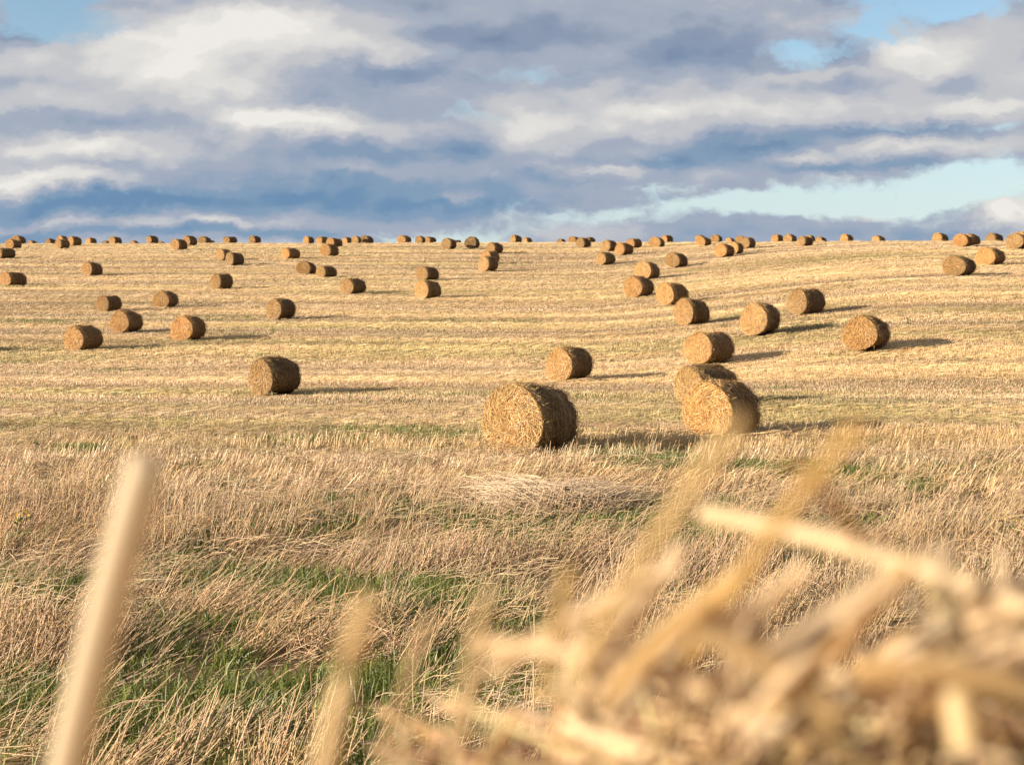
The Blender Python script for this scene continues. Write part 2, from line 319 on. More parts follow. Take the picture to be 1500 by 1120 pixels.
# ------------------------------------------------------------------ bales: photo box x0,y0,x1,y1, share of the width taken by the lit end, label
BALES = [
 # foreground and middle of the field
 (708,556,855,657,.60,'largest straw bale, nearest the middle foreground, its frayed round end lit gold'),
 (1001,555,1117,635,.66,'second largest straw bale, half covering another bale and crossed by a blurred stalk'),
 (990,533,1083,588,.47,'straw bale mostly hidden behind the second largest bale, only its top showing'),
 (366,521,443,576,.46,'lone bale on the left half, straight in front of all others there'),
 (800,507,872,556,.55,'bale up the slope behind the largest bale, casting a long thin shadow'),
 (1001,485,1076,532,.58,'bale with shaggy loose top above the half hidden bale and the second largest'),
 (1235,462,1307,511,.72,'wide bale with big round lit end, rightmost of the near slope'),
 (1085,443,1146,489,.65,'bale with ragged rim beside a dark green patch in its own shadow'),
 (1154,422,1209,460,.53,'bale just above and right of the ragged bale with the green shadow'),
 (988,436,1042,474,.52,'bale with a spiky tuft of straw standing on its near rim'),
 (962,414,1010,446,.56,'bale tucked just behind the tufted bale, sagging at its base'),
 (914,404,959,434,.62,'bale with a spiral swirl on its end, left of the sagging bale'),
 (930,382,968.5,408,.62,'bale directly behind the bale with the spiral end'),
 (974,370,1008.5,391,.66,'solitary bale to the right of the bale behind the spiral one'),
 (96,476,151,512,.50,'leftmost of the near bales on the left, with a deep dark side'),
 (162,454,211,486,.57,'bale just above and right of the dark sided leftmost near bale'),
 (251,462,304,498,.60,'bale on the left slope with grass growing up against its dark side'),
 (142,432,178,456,.50,'small square looking bale, upper left neighbour of a rounder bale'),
 (224,425.5,263,450,.63,'bale with wide lit end above the bale with grass at its side'),
 (391,437,435,467,.50,'lone bale midway up the left slope with a long shadow to its right'),
 (309,400,341,423,.47,'bale with narrow lit end, alone under the close pair on the left'),
 (121,383,151,403,.47,'lone distant bale on the far left casting a pencil thin shadow'),
 (2,398,39,418,.42,'bale at the left picture edge below the skyline cluster'),
 (500,407,537,430,.50,'lone bale left of centre with green weeds at its foot'),
 (608,409,648,436,.50,'front bale of the centre pair standing one above the other'),
 (610,390,644,410,.53,'rear bale of the centre pair standing one above the other'),
 (1382,374,1430,403,.70,'front bale of the right hand pair below the skyline'),
 (1429,362,1474,388,.67,'rear bale of the right hand pair below the skyline'),
 (701,375,731,397,.52,'front bale of the column of three near the centre'),
 (704,367,732,386,.55,'middle bale of the column of three, mostly hidden by the front one'),
 (713,355,738,370.5,.52,'topmost bale of the column of three near the centre'),
 (646,349,670,365,.63,'small bale left of the column of three, tiny bale peeping behind it'),
 (680,346.5,703,364,.78,'bale showing nearly only its round end, between small bale and column of three'),
 (434,382,465,401,.66,'left bale of the low pair in the left centre, broad lit end'),
 (464,389,494,406,.46,'right bale of the low pair in the left centre, flatter and darker'),
 (413,363,440,379,.44,'bale alone above the low pair in the left centre'),
 (331,369,358.5,388,.42,'front bale of the close pair on the left, dark side facing right'),
 (317,364.5,341,381,.52,'rear bale of the close pair on the left, lit end showing'),
 (873,369,902,387,.52,'lowest of the bale cluster right of centre below the skyline'),
 (901,355.5,929,373,.52,'front right bale of the cluster right of centre'),
 (881.5,351.5,905,368,.55,'left rear bale of the cluster right of centre'),
 (917,349,940.5,363,.55,'right rear bale of the cluster right of centre'),
 (1047,357,1077.5,376,.60,'lowest bale of the crowded group on the right of the hilltop'),
 (1068,354.5,1090,371.5,.62,'bale wedged behind the lowest bale of the crowded hilltop group'),
 (1082,347,1107,363.5,.66,'right end bale of the crowded hilltop group, dark rounded side'),
 (1077,345,1095,358,.75,'bale behind the right end bale of the crowded hilltop group'),
 (1063,348,1077,357,.65,'small far bale at the left of the crowded hilltop group'),
 # skyline, left to right
 (-4,363,22,378,.30,'bale cut by the left picture edge just under the skyline'),
 (8,350,32,364,.52,'front bale of the first overlapping pair at the left skyline'),
 (17,345,38,358,.60,'rear bale of the first overlapping pair at the left skyline'),
 (41,352,55,357,.5,'tiny low bale right of the first overlapping pair on the skyline'),
 (67,349,82,356,.5,'small bale left of the three bale huddle on the left skyline'),
 (83,345,100,357,.55,'hindmost bale of the three bale huddle on the left skyline'),
 (81,350,102,364,.45,'front left bale of the three bale huddle on the left skyline'),
 (100,346,120,360,.42,'right bale of the three bale huddle on the left skyline'),
 (126,348,142,356,.45,'low skyline bale just right of the three bale huddle'),
 (152,352,160,356,.6,'tiny bale top peeping left of a squarish skyline bale'),
 (160,346,179,358,.47,'squarish skyline bale with a tiny bale top at its left'),
 (190,352,204,357,.6,'flat far bale alone between two taller skyline bales on the left'),
 (215,345,232,357,.42,'tall skyline bale with a tiny bale top at its right'),
 (232,353,242,357,.6,'tiny bale top peeping right of a tall skyline bale'),
 (251,350,275,366,.52,'front bale of a side by side pair near the left skyline'),
 (268,345,289,360,.52,'rear bale of the side by side pair near the left skyline'),
 (290,346,310,358,.62,'round skyline bale right after the side by side pair'),
 (305,351.5,313,356,.5,'tiny dark bale corner behind the round bale after the side by side pair'),
 (326.5,346,347.5,358,.50,'skyline bale with a bright top edge, above the close pair'),
 (364.5,345,383,356,.52,'lone skyline bale left of a long empty gap'),
 (444,346,461,355.5,.52,'skyline bale right of a long empty gap, left of a cluster'),
 (463,346,481,356,.52,'left rear bale of the left centre skyline cluster'),
 (478,348,503,361,.48,'dark sided middle bale of the left centre skyline cluster'),
 (469,357,497,375,.58,'lowest front bale of the left centre skyline cluster'),
 (503,347,515,355,.5,'small pale bale right of the left centre skyline cluster'),
 (516,345,529,356,.65,'bale half hidden behind the round bale left of centre skyline'),
 (527,345,548,358,.66,'round skyline bale covering half of the bale to its left'),
 (582,344.5,603,355.5,.60,'lone skyline bale left of a touching pair near the centre'),
 (608,345,624,355,.68,'left rear bale of the touching skyline pair near the centre'),
 (620,346.5,640,357.5,.52,'right front bale of the touching skyline pair near the centre'),
 (664,351,674,355.5,.4,'tiny bale peeping from behind the small bale beside the column'),
 (747.5,344,765,356.5,.48,'taller bale of the skyline pair just right of centre'),
 (765.5,347.5,780,356,.50,'lower bale of the skyline pair just right of centre'),
 (815,349.5,829,356,.65,'low far bale left of a skyline trio right of centre'),
 (831,346,853,357,.60,'left bale of the skyline trio right of centre'),
 (844,348,866,362.5,.58,'front bale of the skyline trio right of centre'),
 (857,347,872.5,355,.50,'right rear bale of the skyline trio right of centre'),
 (950,346.5,975,362,.70,'front bale of the overlapping skyline pair beyond the solitary bale'),
 (970,344,986,355,.48,'rear bale of the overlapping skyline pair beyond the solitary bale'),
 (1018,344,1036,357,.68,'rear left bale of the skyline trio left of the crowded hilltop group'),
 (1020,347,1043,360,.60,'front bale of the skyline trio left of the crowded hilltop group'),
 (1040,343.5,1059,357.5,.72,'right round bale of the skyline trio left of the crowded hilltop group'),
 (1130,343,1147,355,.60,'left bale of the row of four on the right skyline'),
 (1147.5,342.5,1168,356,.64,'second bale of the row of four on the right skyline, the tallest'),
 (1168,346,1192,360.5,.52,'third bale of the row of four, in front of a hidden one'),
 (1178,344,1194,357,.70,'hidden bale behind the third of the row of four'),
 (1194,346,1212,355,.58,'low bale at the right end of the row of four'),
 (1231,342.5,1250.5,355,.62,'left one of two lone skyline bales on the right'),
 (1277.5,344.5,1297,355,.60,'right one of two lone skyline bales on the right'),
 (1366,340.5,1390,354,.58,'skyline bale left of the touching double bale at the right'),
 (1396,342.5,1424,361,.80,'left bale of the touching double at the right skyline'),
 (1410,342,1436,360.5,.62,'right bale of the touching double at the right skyline'),
 (1444,341,1470,355.5,.58,'bale between the touching double and the right picture edge'),
 (1473,342,1510,364,.72,'big bale cut by the right picture edge on the skyline'),
 (1484,338.5,1512,352,.65,'bale behind the big one at the right picture edge'),
 # out of the picture, its shadow reaches in
 (-112,480,-62,516,.5,'straw bale standing just outside the left picture edge, its shadow reaching in'),
]
SUNV = np.array([math.sin(R(SUN_AZ))*math.cos(R(SUN_EL)), math.cos(R(SUN_AZ))*math.cos(R(SUN_EL)), math.sin(R(SUN_EL))])

# --- one bale, 1.3 m across and 1.5 m long, axis along X, lit end at +X
RB, LB = .65, .75
def bale_radius(a, x, sd):
    """radius at angle a (0 = up), position x along the axis"""
    r = RB+(vnoise(a*2.3+40, x*2.2+sd*5, sd)-.5)*.12+(vnoise(a*7+80, x*6+sd*3, sd+2)-.5)*.06
    r = r*(1-.04*np.clip(-np.cos(a)-.55, 0, 1)*4)                       # sits flat on the ground
    e = np.clip((np.abs(x)-(LB-.09))/.09, 0, 1)
    return r*(1-.075*e**2)
def bale_parts(sd):
    g = np.random.default_rng(100+sd)
    na, nx_ = 56, 18
    A, X = np.meshgrid(np.arange(na)*2*math.pi/na, np.linspace(-LB, LB, nx_))
    Rr = bale_radius(A, X, sd)
    Rr[:, :] = np.where(A > 6.2, Rr, Rr)
    V = np.stack([X+(vnoise(A*3+9, X*3, sd+4)-.5)*.03, np.sin(A)*Rr, np.cos(A)*Rr], -1)
    ii = np.arange(nx_-1)[:,None]*na; jj = np.arange(na)[None,:]; j2 = (jj+1) % na
    Q = np.stack([ii+jj, ii+j2, ii+na+j2, ii+na+jj], -1).reshape(-1, 4)
    out = {'bale_side': mesh_np('bale_side', V.reshape(-1,3), Q, None, M_SIDE, True)}
    for nm, sg, row in (('end_face', 1, V[-1]), ('end_back', -1, V[0])):
        nr = 16; W = []
        for k in range(nr+1):
            f = 1-k/nr*.985
            p = row*np.array([1, f, f])
            an = np.arange(na)*2*math.pi/na
            sw = np.sin((f*9+an/(2*math.pi)*sg)*2*math.pi/1.0)          # rolled layers
            bulge = .05*(1-f**2)+.018*sw*min(1, (1-f)*6)*min(1, f*3)+(vnoise(p[:,1]*9+sd*7, p[:,2]*9, sd+6)-.5)*.07*min(1, (1-f)*8)
            p = p.copy(); p[:,0] = row[:,0]*(f)+(1-f)*sg*LB+sg*bulge
            W.append(p)
        W = np.array(W)
        ii = np.arange(nr)[:,None]*na
        Qe = np.stack([ii+jj, ii+j2, ii+na+j2, ii+na+jj], -1).reshape(-1, 4)
        if sg < 0: Qe = Qe[:, ::-1]
        out[nm] = mesh_np('end_face', W.reshape(-1,3), Qe, None, M_FACE, True)
    # loose straw
    bag = Bag()
    n = 6800
    rr = RB*.99*np.sqrt(g.random(n)); aa = g.random(n)*2*math.pi
    rad = np.stack([np.zeros(n), np.sin(aa), np.cos(aa)], 1); tan = np.stack([np.zeros(n), np.cos(aa), -np.sin(aa)], 1)
    p = rad*rr[:,None]; p[:,0] = LB+.02+.05*(1-(rr/RB)**2)+g.random(n)*.03
    mixd = g.normal(0, 1.15, n)
    d = nrm(tan*np.cos(mixd)[:,None]+rad*np.sin(mixd)[:,None]+np.array([1,0,0])*g.normal(.04, .14, n)[:,None])
    ln = g.uniform(.08, .30, n)
    q = p+d*ln[:,None]; q[:,0] += g.normal(0, .015, n)
    mid = (p+q)/2+g.normal(0, .014, (n, 3))+np.array([.012,0,0])
    lim = RB*1.03; 
    for arr in (q, mid):
        r2 = np.hypot(arr[:,1], arr[:,2]); s = np.where(r2 > lim, lim/np.maximum(r2, .01), 1); arr[:,1] *= s; arr[:,2] *= s
    side = nrm(np.cross(d, np.array([1,0,0])+g.normal(0, .5, (n, 3))))
    w = g.uniform(.0028, .0052, n)
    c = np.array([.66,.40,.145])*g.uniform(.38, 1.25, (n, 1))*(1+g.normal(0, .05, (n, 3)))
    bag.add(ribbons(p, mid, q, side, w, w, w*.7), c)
    # side
    n = 4200
    x = g.uniform(-LB, LB, n); aa = g.uniform(-2.3, 2.3, n)
    rad = np.stack([np.zeros(n), np.sin(aa), np.cos(aa)], 1); tan = np.stack([np.zeros(n), np.cos(aa), -np.sin(aa)], 1)
    p = rad*(bale_radius(aa % (2*math.pi), x, sd)+.004)[:,None]; p[:,0] = x
    md = g.normal(0, .9, n)
    d = nrm(tan*np.cos(md)[:,None]+np.array([1,0,0])*np.sin(md)[:,None]+rad*g.normal(.05, .12, n)[:,None])
    ln = g.uniform(.08, .26, n)
    q = p+d*ln[:,None]; mid = (p+q)/2+rad*(ln**2*.25+.006)[:,None]
    for arr in (q,):
        arr[:,0] = np.clip(arr[:,0], -LB-.02, LB+.05)
    side = nrm(np.cross(d, rad+g.normal(0, .5, (n, 3))))
    w = g.uniform(.0026, .0048, n)
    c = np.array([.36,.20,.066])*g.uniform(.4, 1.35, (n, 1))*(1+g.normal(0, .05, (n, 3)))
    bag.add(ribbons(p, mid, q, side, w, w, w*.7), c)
    # shaggy rim
    n = 1500
    aa = g.normal(0, 1.0, n); x = LB-.02-g.random(n)**2*.22
    rad = np.stack([np.zeros(n), np.sin(aa), np.cos(aa)], 1); tan = np.stack([np.zeros(n), np.cos(aa), -np.sin(aa)], 1)
    p = rad*(RB*.95+g.random(n)[:,None]*.03); p[:,0] = x
    d = nrm(tan*g.normal(0, 1, n)[:,None]+rad*g.uniform(0, .45, n)[:,None]+np.array([1,0,0])*g.normal(.15, .5, n)[:,None])
    ln = g.uniform(.06, .26, n); q = p+d*ln[:,None]; q[:,2] -= ln**2*.4; mid = (p+q)/2+rad*.012
    side = nrm(np.cross(d, g.normal(0, 1, (n, 3))))
    w = g.uniform(.0026, .0045, n)
    c = np.array([.60,.39,.16])*g.uniform(.6, 1.2, (n, 1))
    bag.add(ribbons(p, mid, q, side, w, w, w*.6), c)
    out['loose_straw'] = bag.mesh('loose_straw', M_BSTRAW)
    for me in out.values(): shape_bale(me, sd)
    return out
NORM = {}
def shape_bale(me, sd):                          # slumped, leaning and egg-shaped, each in its own way
    g = np.random.default_rng(900+sd)
    co = np.empty(len(me.vertices)*3, np.float32); me.vertices.foreach_get('co', co); co = co.reshape(-1, 3)
    x, y, z = co.T.copy()
    ph = g.uniform(0, 6.28); k = g.uniform(.02, .06); a = np.arctan2(y, z)
    s_ = 1+k*np.cos(2*(a-ph))+.5*k*np.cos(3*a+ph)+g.uniform(-.05, .05)*x/LB
    y = y*s_; z = z*s_
    y = y*(1-.10*g.uniform(.2, 1)*z/RB); x = x+g.uniform(-.04, .04)*z+g.uniform(-.06, .06)*y
    z = np.where(z < 0, z*.97, z)+.025*np.sin(x*2.1+ph)
    if sd not in NORM: NORM[sd] = (z.min(), z.max(), y.min(), y.max(), (x.min()+x.max())/2)
    z0, z1, y0, y1, xm = NORM[sd]
    z = (z-z0)/(z1-z0)*2*RB-RB; y = (y-y0)/(y1-y0)*2*RB-RB; x = x-xm
    me.vertices.foreach_set('co', np.stack([x, y, z], 1).astype(np.float32).ravel()); me.update()
VAR = [bale_parts(s) for s in range(6)]

FOOT = []
for k, (x0, y0, x1, y1, r, label) in enumerate(BALES):
    px = (x0+x1)/2; u = (px-750)/F; h = y1-y0; w = x1-x0
    if y1 <= 358.4 and y0 > 339:                                         # at or beyond the crest
        ds = np.linspace(140, 300, 800)
        zg = gz(u*ds, ds); top = HOR-(zg+1.27-CAMZ)/ds*F
        crest = int(np.argmax((zg-CAMZ)/ds))
        seg = np.arange(crest, 800)
        bi = seg[np.argmin(np.abs(top[seg]-y0))]; d = ds[bi]
        Dv = CAMZ-(y0-HOR)/F*d-gz(u*d, d)
        Dv = float(np.clip(Dv, 1.12, 1.5))
    else:
        _, d = spot(px, y1+.035*h)
        Dv = float(np.clip(CAMZ-(y0-HOR)/F*d-float(gz(u*d, d)), 1.0, 1.6))
    cx, cy = u*d, d
    th = math.atan((1-r)/max(r, .05)*.9)
    hpx = Dv*F/d
    Dh = r*w/math.cos(th)*d/F
    Dh = float(np.clip(Dh, .92*Dv, 1.22*Dv))
    Lg = float(np.clip((1-r)*w/max(math.sin(th), .2)*d/F, 1.0*Dv, 1.42*Dv))
    cy2 = cy+.25; cx2 = u*cy2
    rz = math.atan2(-1, -u)-th
    root = bpy.data.objects.new('straw_bale', None); col.objects.link(root)
    root.empty_display_size = .3
    z = float(gz(cx2, cy2))
    root.location = (cx2, cy2, z+Dv/2-.04)
    root.rotation_euler = (random.uniform(-.03, .03), random.uniform(-.02, .02), rz)
    root.scale = (Lg/1.5, Dh/1.3, Dv/1.3)
    tag(root, label, 'straw bale', 'round straw bales scattered over the stubble field')
    v = VAR[(k*5+k//6*3) % 6]
    f_ = {0: 1.05, 1: 1.16, 2: .92}.get(k, random.uniform(.80, 1.18)); g_ = random.uniform(-.05, .05)
    tone = (f_*(1+g_), f_, f_*(1-g_*1.6), 1)
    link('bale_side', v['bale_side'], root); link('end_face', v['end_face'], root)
    if d < 130: link('end_face', v['end_back'], root)
    link('loose_straw', v['loose_straw'], root)
    if k < 2:
        xs = (-.12,) if k == 0 else (.05,)
        for xx in xs:
            an = np.linspace(0, 2*math.pi, 49)
            rr_ = bale_radius(an % 6.283, np.full(49, xx), (k*5) % 6)+.02
            pts = np.stack([np.full(49, xx), np.sin(an)*rr_, np.cos(an)*rr_], 1)
            tv, tq = tubes(pts[None], np.full((1, 49), .006), 5)
            me = mesh_np('twine', tv, tq, np.tile([[.62,.50,.33]], (len(tv), 1)), M_STRAW); shape_bale(me, (k*5) % 6)
            link('twine', me, root)
    for ch in root.children: ch.color = tone
    FOOT.append((cx2, cy2, rz, Lg, Dh))

# ------------------------------------------------------------------ stubble, straw and grass on the field
UM = .40
def scatter(y0, y1, dens):
    n = int(UM*(y1*y1-y0*y0)*dens)
    y = np.sqrt(rng.uniform(y0*y0, y1*y1, n)); x = rng.uniform(-UM, UM, n)*y
    return x, y
def off_bales(x, y, grow=0.0):
    ok = np.ones(len(x), bool)
    for (bx, by, rz, lg, dh) in FOOT:
        near = np.where((np.abs(x-bx) < 1.5) & (np.abs(y-by) < 1.5))[0]
        if not len(near): continue
        dx = x[near]-bx; dy = y[near]-by
        a = dx*math.cos(rz)+dy*math.sin(rz); b = -dx*math.sin(rz)+dy*math.cos(rz)
        ok[near[(np.abs(a) < lg/2+grow) & (np.abs(b) < dh*.36+grow)]] = False
    return ok
# green spots seen in the photograph, as places on the field: x, y, half width, half depth
GP = [(300,800,80,30), (700,860,50,20), (590,760,60,8), (380,790,60,30), (560,890,60,40), (640,900,70,50), (745,905,60,45), (750,770,110,18), (860,775,70,18), (1020,800,45,25), (1175,815,40,20),
      (240,960,55,22), (350,990,45,18), (25,930,50,50), (930,745,60,10), (1120,690,40,8), (1385,700,40,8), (560,630,90,5), (640,637,70,5), (200,618,60,8), (900,672,60,8), (960,678,50,9),
      (1250,700,80,10), (80,615,70,9), (1330,715,60,10), (420,770,60,12), (520,745,40,10), (20,820,40,30), (120,660,30,9), (1300,600,200,6), (1240,520,60,6), (1390,526,45,4), (745,472,40,4), (30,517,60,4), (1180,478,60,6), (640,470,70,4),
      (200,575,40,4), (60,470,80,4), (330,465,60,4), (500,620,40,6)]
GPW = []
for (a, b, c, d) in GP:
    gx_, gy_ = spot(a, b); _, g2 = spot(a, b-d)
    GPW.append((gx_, gy_, c*gy_/F, max(.35, abs(g2-gy_))))
def green_mask(x, y):
    m = np.zeros(len(x))
    wx = x+(fbm(x*.9, y*.6, 2, 31)-.5)*1.6; wy = y+(fbm(x*.8, y*.9, 2, 37)-.5)*1.4
    for (gx_, gy_, a, b) in GPW:
        m = np.maximum(m, np.exp(-((wx-gx_)/a)**2-((wy-gy_)/b)**2))
    st = fbm(x/5.5, y/1.15, 3, 41)
    m = np.maximum(m*1.05, sst(.63, .80, st)*.8)
    st2 = fbm(x/1.6, y/1.2, 3, 43)*np.clip((30-y)/15, 0, 1)
    m = np.maximum(m, sst(.57, .74, st2)*.8)
    return m*np.where(y < 34, .42+.58*sst(.36, .56, fbm(x*2.1, y*1.5, 2, 47)), 1)
def band(x, y):
    q = y+.045*x+(fbm(x/40, y/14, 2, 51)-.5)*2.2
    return fbm(q/2.6, x/45, 3, 53)
def tints(x, y, n):
    b = band(x, y); k = sst(.38, .66, b)[:,None]
    pink = np.array([.69,.49,.285]); gold = np.array([.65,.45,.22])
    far = np.clip((y-24)/30, 0, 1)[:,None]
    pink = pink*(1-far)+np.array([.64,.455,.265])*far
    c = pink*(1-k)+gold*k
    ol = (sst(.56, .72, fbm(x/18+3, (y+.05*x)/2.3, 3, 63))*np.clip((y-14)/20, 0, 1))[:,None]*.7
    c = c*(1-ol)+np.array([.44,.36,.14])*ol
    br = sst(.55, .8, fbm(x/3, y/1.0, 3, 57))[:,None]*.35
    c = c*(1-br)+np.array([.40,.235,.075])*br
    v = np.clip((y-20)/60, 0, 1)[:,None]
    c = c*(1+(fbm(x/30+7, (y+.05*x)/1.7, 3, 59)-.5)*1.5*np.clip((y-18)/25, 0, 1))[:,None]
    return np.clip(c*(.92+rng.uniform(-.52, .38, (n, 1))*(1-.78*v))*(1+rng.normal(0, .04, (n, 3))), .02, .9)
def up_dirs(n, x, y, lean, spread, az_spread):
    """unit directions leaning to the right of the picture by 'lean' from upright"""
    az = (fbm(x/2.2, y/2.2, 2, 61)-.5)*2.0+rng.normal(0, az_spread, n)
    t = lean+rng.normal(0, spread, n)
    return np.stack([np.sin(t)*np.cos(az), np.sin(t)*np.sin(az), np.cos(t)], 1)
strawbag = Bag(); greenbag = Bag()

def stems(y0, y1, dens, kind, wd=0):
    x, y = scatter(y0, y1, dens)
    gm = green_mask(x, y)
    keep = (rng.random(len(x)) > gm*.9) & off_bales(x, y, -.05)
    cl = fbm(x*1.7, y*1.3, 3, 71)
    if y0 < 31: keep &= rng.random(len(x)) < .09+1.45*sst(.37, .60, cl)
    x, y = x[keep], y[keep]; n = len(x); cl = cl[keep]
    z = gz(x, y); root = np.stack([x, y, z-.02], 1)
    tall = 1-sst(17, 35, y+(fbm(x/5, y/4, 3, 73)-.5)*18)                   # the rough headland in front
    hh = (.098+.045*(band(x, y)-.5)*2)*(1-tall)+(.235+.16*(cl-.4))*tall
    hh = np.maximum(hh*rng.uniform(.55, 1.3, n), .05)
    for (bx, by, *_r) in FOOT[:8]:                                        # pressed down in front of the nearest bales
        k_ = (np.abs(x-bx) < 1.3) & (y < by) & (y > by-2.2); hh[k_] *= .5
    ln_n = fbm(x/1.7, y/1.3, 3, 75)
    lean = (.10+.18*rng.random(n))*(1-tall)+tall*(.50+.95*sst(.42, .72, ln_n))
    d = up_dirs(n, x, y, lean, .15+.15*tall.mean(), .6)
    c = tints(x, y, n)
    if kind == 'tube':
        L_ = hh*rng.uniform(.9, 2.0, n)
        tip = root+d*L_[:,None]; mid = root+d*(L_*.5)[:,None]+np.array([-.006,0,.006])*rng.random((n,1))
        pts = np.stack([root, mid, tip], 1); r0 = rng.uniform(.0022, .0042, n)
        strawbag.add(tubes(pts, np.stack([r0, r0, r0*.75], 1), 3), c)
    elif kind == 'ribbon':
        L_ = hh*rng.uniform(.9, 1.5, n)
        tip = root+d*L_[:,None]; mid = root+d*(L_*.5)[:,None]
        side = nrm(np.cross(d, np.stack([rng.normal(0,.6,n), -np.ones(n), rng.normal(0,.3,n)], 1)))
        w = rng.uniform(.003, .0052, n)
        strawbag.add(ribbons(root, mid, tip, side, w, w, w*.7), c)
    else:
        tip = root+d*hh[:,None]
        side = nrm(np.cross(d, np.stack([rng.normal(0,.8,n), -np.ones(n), rng.normal(0,.3,n)], 1)))
        w = rng.uniform(.6, 1.3, n)*wd
        strawbag.add(blades1(root, tip, side, w, w*.75), c)
stems(7.4, 13.5, 540, 'tube')
stems(13.5, 20, 380, 'tube')
stems(20, 36, 330, 'ribbon')
stems(36, 58, 260, 'mid', .0046)
stems(58, 85, 150, 'mid', .0068)
stems(85, 150, 62, 'far', .0095)
stems(150, 232, 30, 'far', .015)

# fallen, matted straw between the stems
def fallen(y0, y1, dens, wmul):
    x, y = scatter(y0, y1, dens)
    cl = fbm(x*.8, y*.9, 3, 81)
    keep = (rng.random(len(x)) < sst(.38, .68, cl)) & off_bales(x, y, .02) & (rng.random(len(x)) > green_mask(x, y)*.6)
    x, y = x[keep], y[keep]; n = len(x)
    az = (fbm(x/1.1, y/1.1, 2, 83)-.5)*4.5+rng.normal(0, .6, n)
    el = rng.uniform(-.02, .42, n)
    d = np.stack([np.cos(az)*np.cos(el), np.sin(az)*np.cos(el), np.sin(el)], 1)
    L_ = rng.uniform(.15, .55, n)
    root = np.stack([x, y, gz(x, y)+rng.uniform(.01, .16, n)], 1)
    tip = root+d*L_[:,None]; mid = (root+tip)/2+np.array([0,0,1])*(L_*.08)[:,None]
    r0 = rng.uniform(.0022, .0038, n)*wmul
    strawbag.add(tubes(np.stack([root, mid, tip], 1), np.stack([r0, r0, r0*.8], 1), 3), np.clip(tints(x, y, n)*1.12, 0, .85))
fallen(7.4, 14, 200, 1.0)
fallen(14, 34, 90, 1.2)
def litter(y0, y1, dens, w, ln):                 # chaff and cut straw lying along the swaths
    x, y = scatter(y0, y1, dens)
    keep = (rng.random(len(x)) < sst(.30, .62, band(x, y))) & off_bales(x, y, .1)
    x, y = x[keep], y[keep]; n = len(x)
    az = rng.normal(.05, .5, n); L_ = ln*rng.uniform(.5, 1.5, n)
    d = np.stack([np.cos(az), np.sin(az), rng.uniform(-.05, .22, n)], 1)
    root = np.stack([x, y, gz(x, y)+rng.uniform(.03, .10, n)], 1)
    side = nrm(np.cross(d, np.stack([rng.normal(0, .4, n), -np.ones(n)*.6, np.ones(n)*.3], 1)))
    ww = w*rng.uniform(.6, 1.3, n)
    strawbag.add(blades1(root, root+d*L_[:,None], side, ww, ww*.7), np.clip(tints(x, y, n)*1.08, 0, .88))
litter(30, 60, 44, .005, .28)
litter(60, 110, 15, .008, .38)
litter(110, 220, 3.6, .012, .55)

# green grass and low weeds
def greens(y0, y1, dens, hgt, wd):
    x, y = scatter(y0, y1, dens)
    m = green_mask(x, y)
    keep = (rng.random(len(x)) < m) & off_bales(x, y, .03)
    x, y = x[keep], y[keep]; n = len(x)
    root = np.stack([x, y, gz(x, y)-.01], 1)
    d = up_dirs(n, x, y, .35, .35, 1.6)
    L_ = hgt*rng.uniform(.5, 1.4, n)
    mid = root+d*(L_*.55)[:,None]; tip = root+d*L_[:,None]+np.stack([d[:,0], d[:,1], -np.ones(n)*.6], 1)*(L_*.25)[:,None]
    side = nrm(np.cross(d, np.stack([rng.normal(0,.8,n), -np.ones(n), rng.normal(0,.4,n)], 1)))
    w = wd*rng.uniform(.6, 1.4, n)
    base = np.array([.13,.17,.04])*(1-rng.random((n,1))*.35)+np.array([.16,.14,.02])*rng.random((n,1))*.5
    greenbag.add(ribbons(root, mid, tip, side, w, w, w*.15), np.clip(base*rng.uniform(.7, 1.35, (n,1)), .01, .5))
greens(7.4, 14, 1300, .19, .0038)
greens(14, 32, 620, .17, .006)
greens(32, 90, 40, .12, .014)
greens(90, 215, 3.0, .16, .03)
tag(link('stubble', strawbag.mesh('stubble', M_STRAW)), kind='stuff')
tag(link('grass', greenbag.mesh('grass', M_LEAF)), kind='stuff')

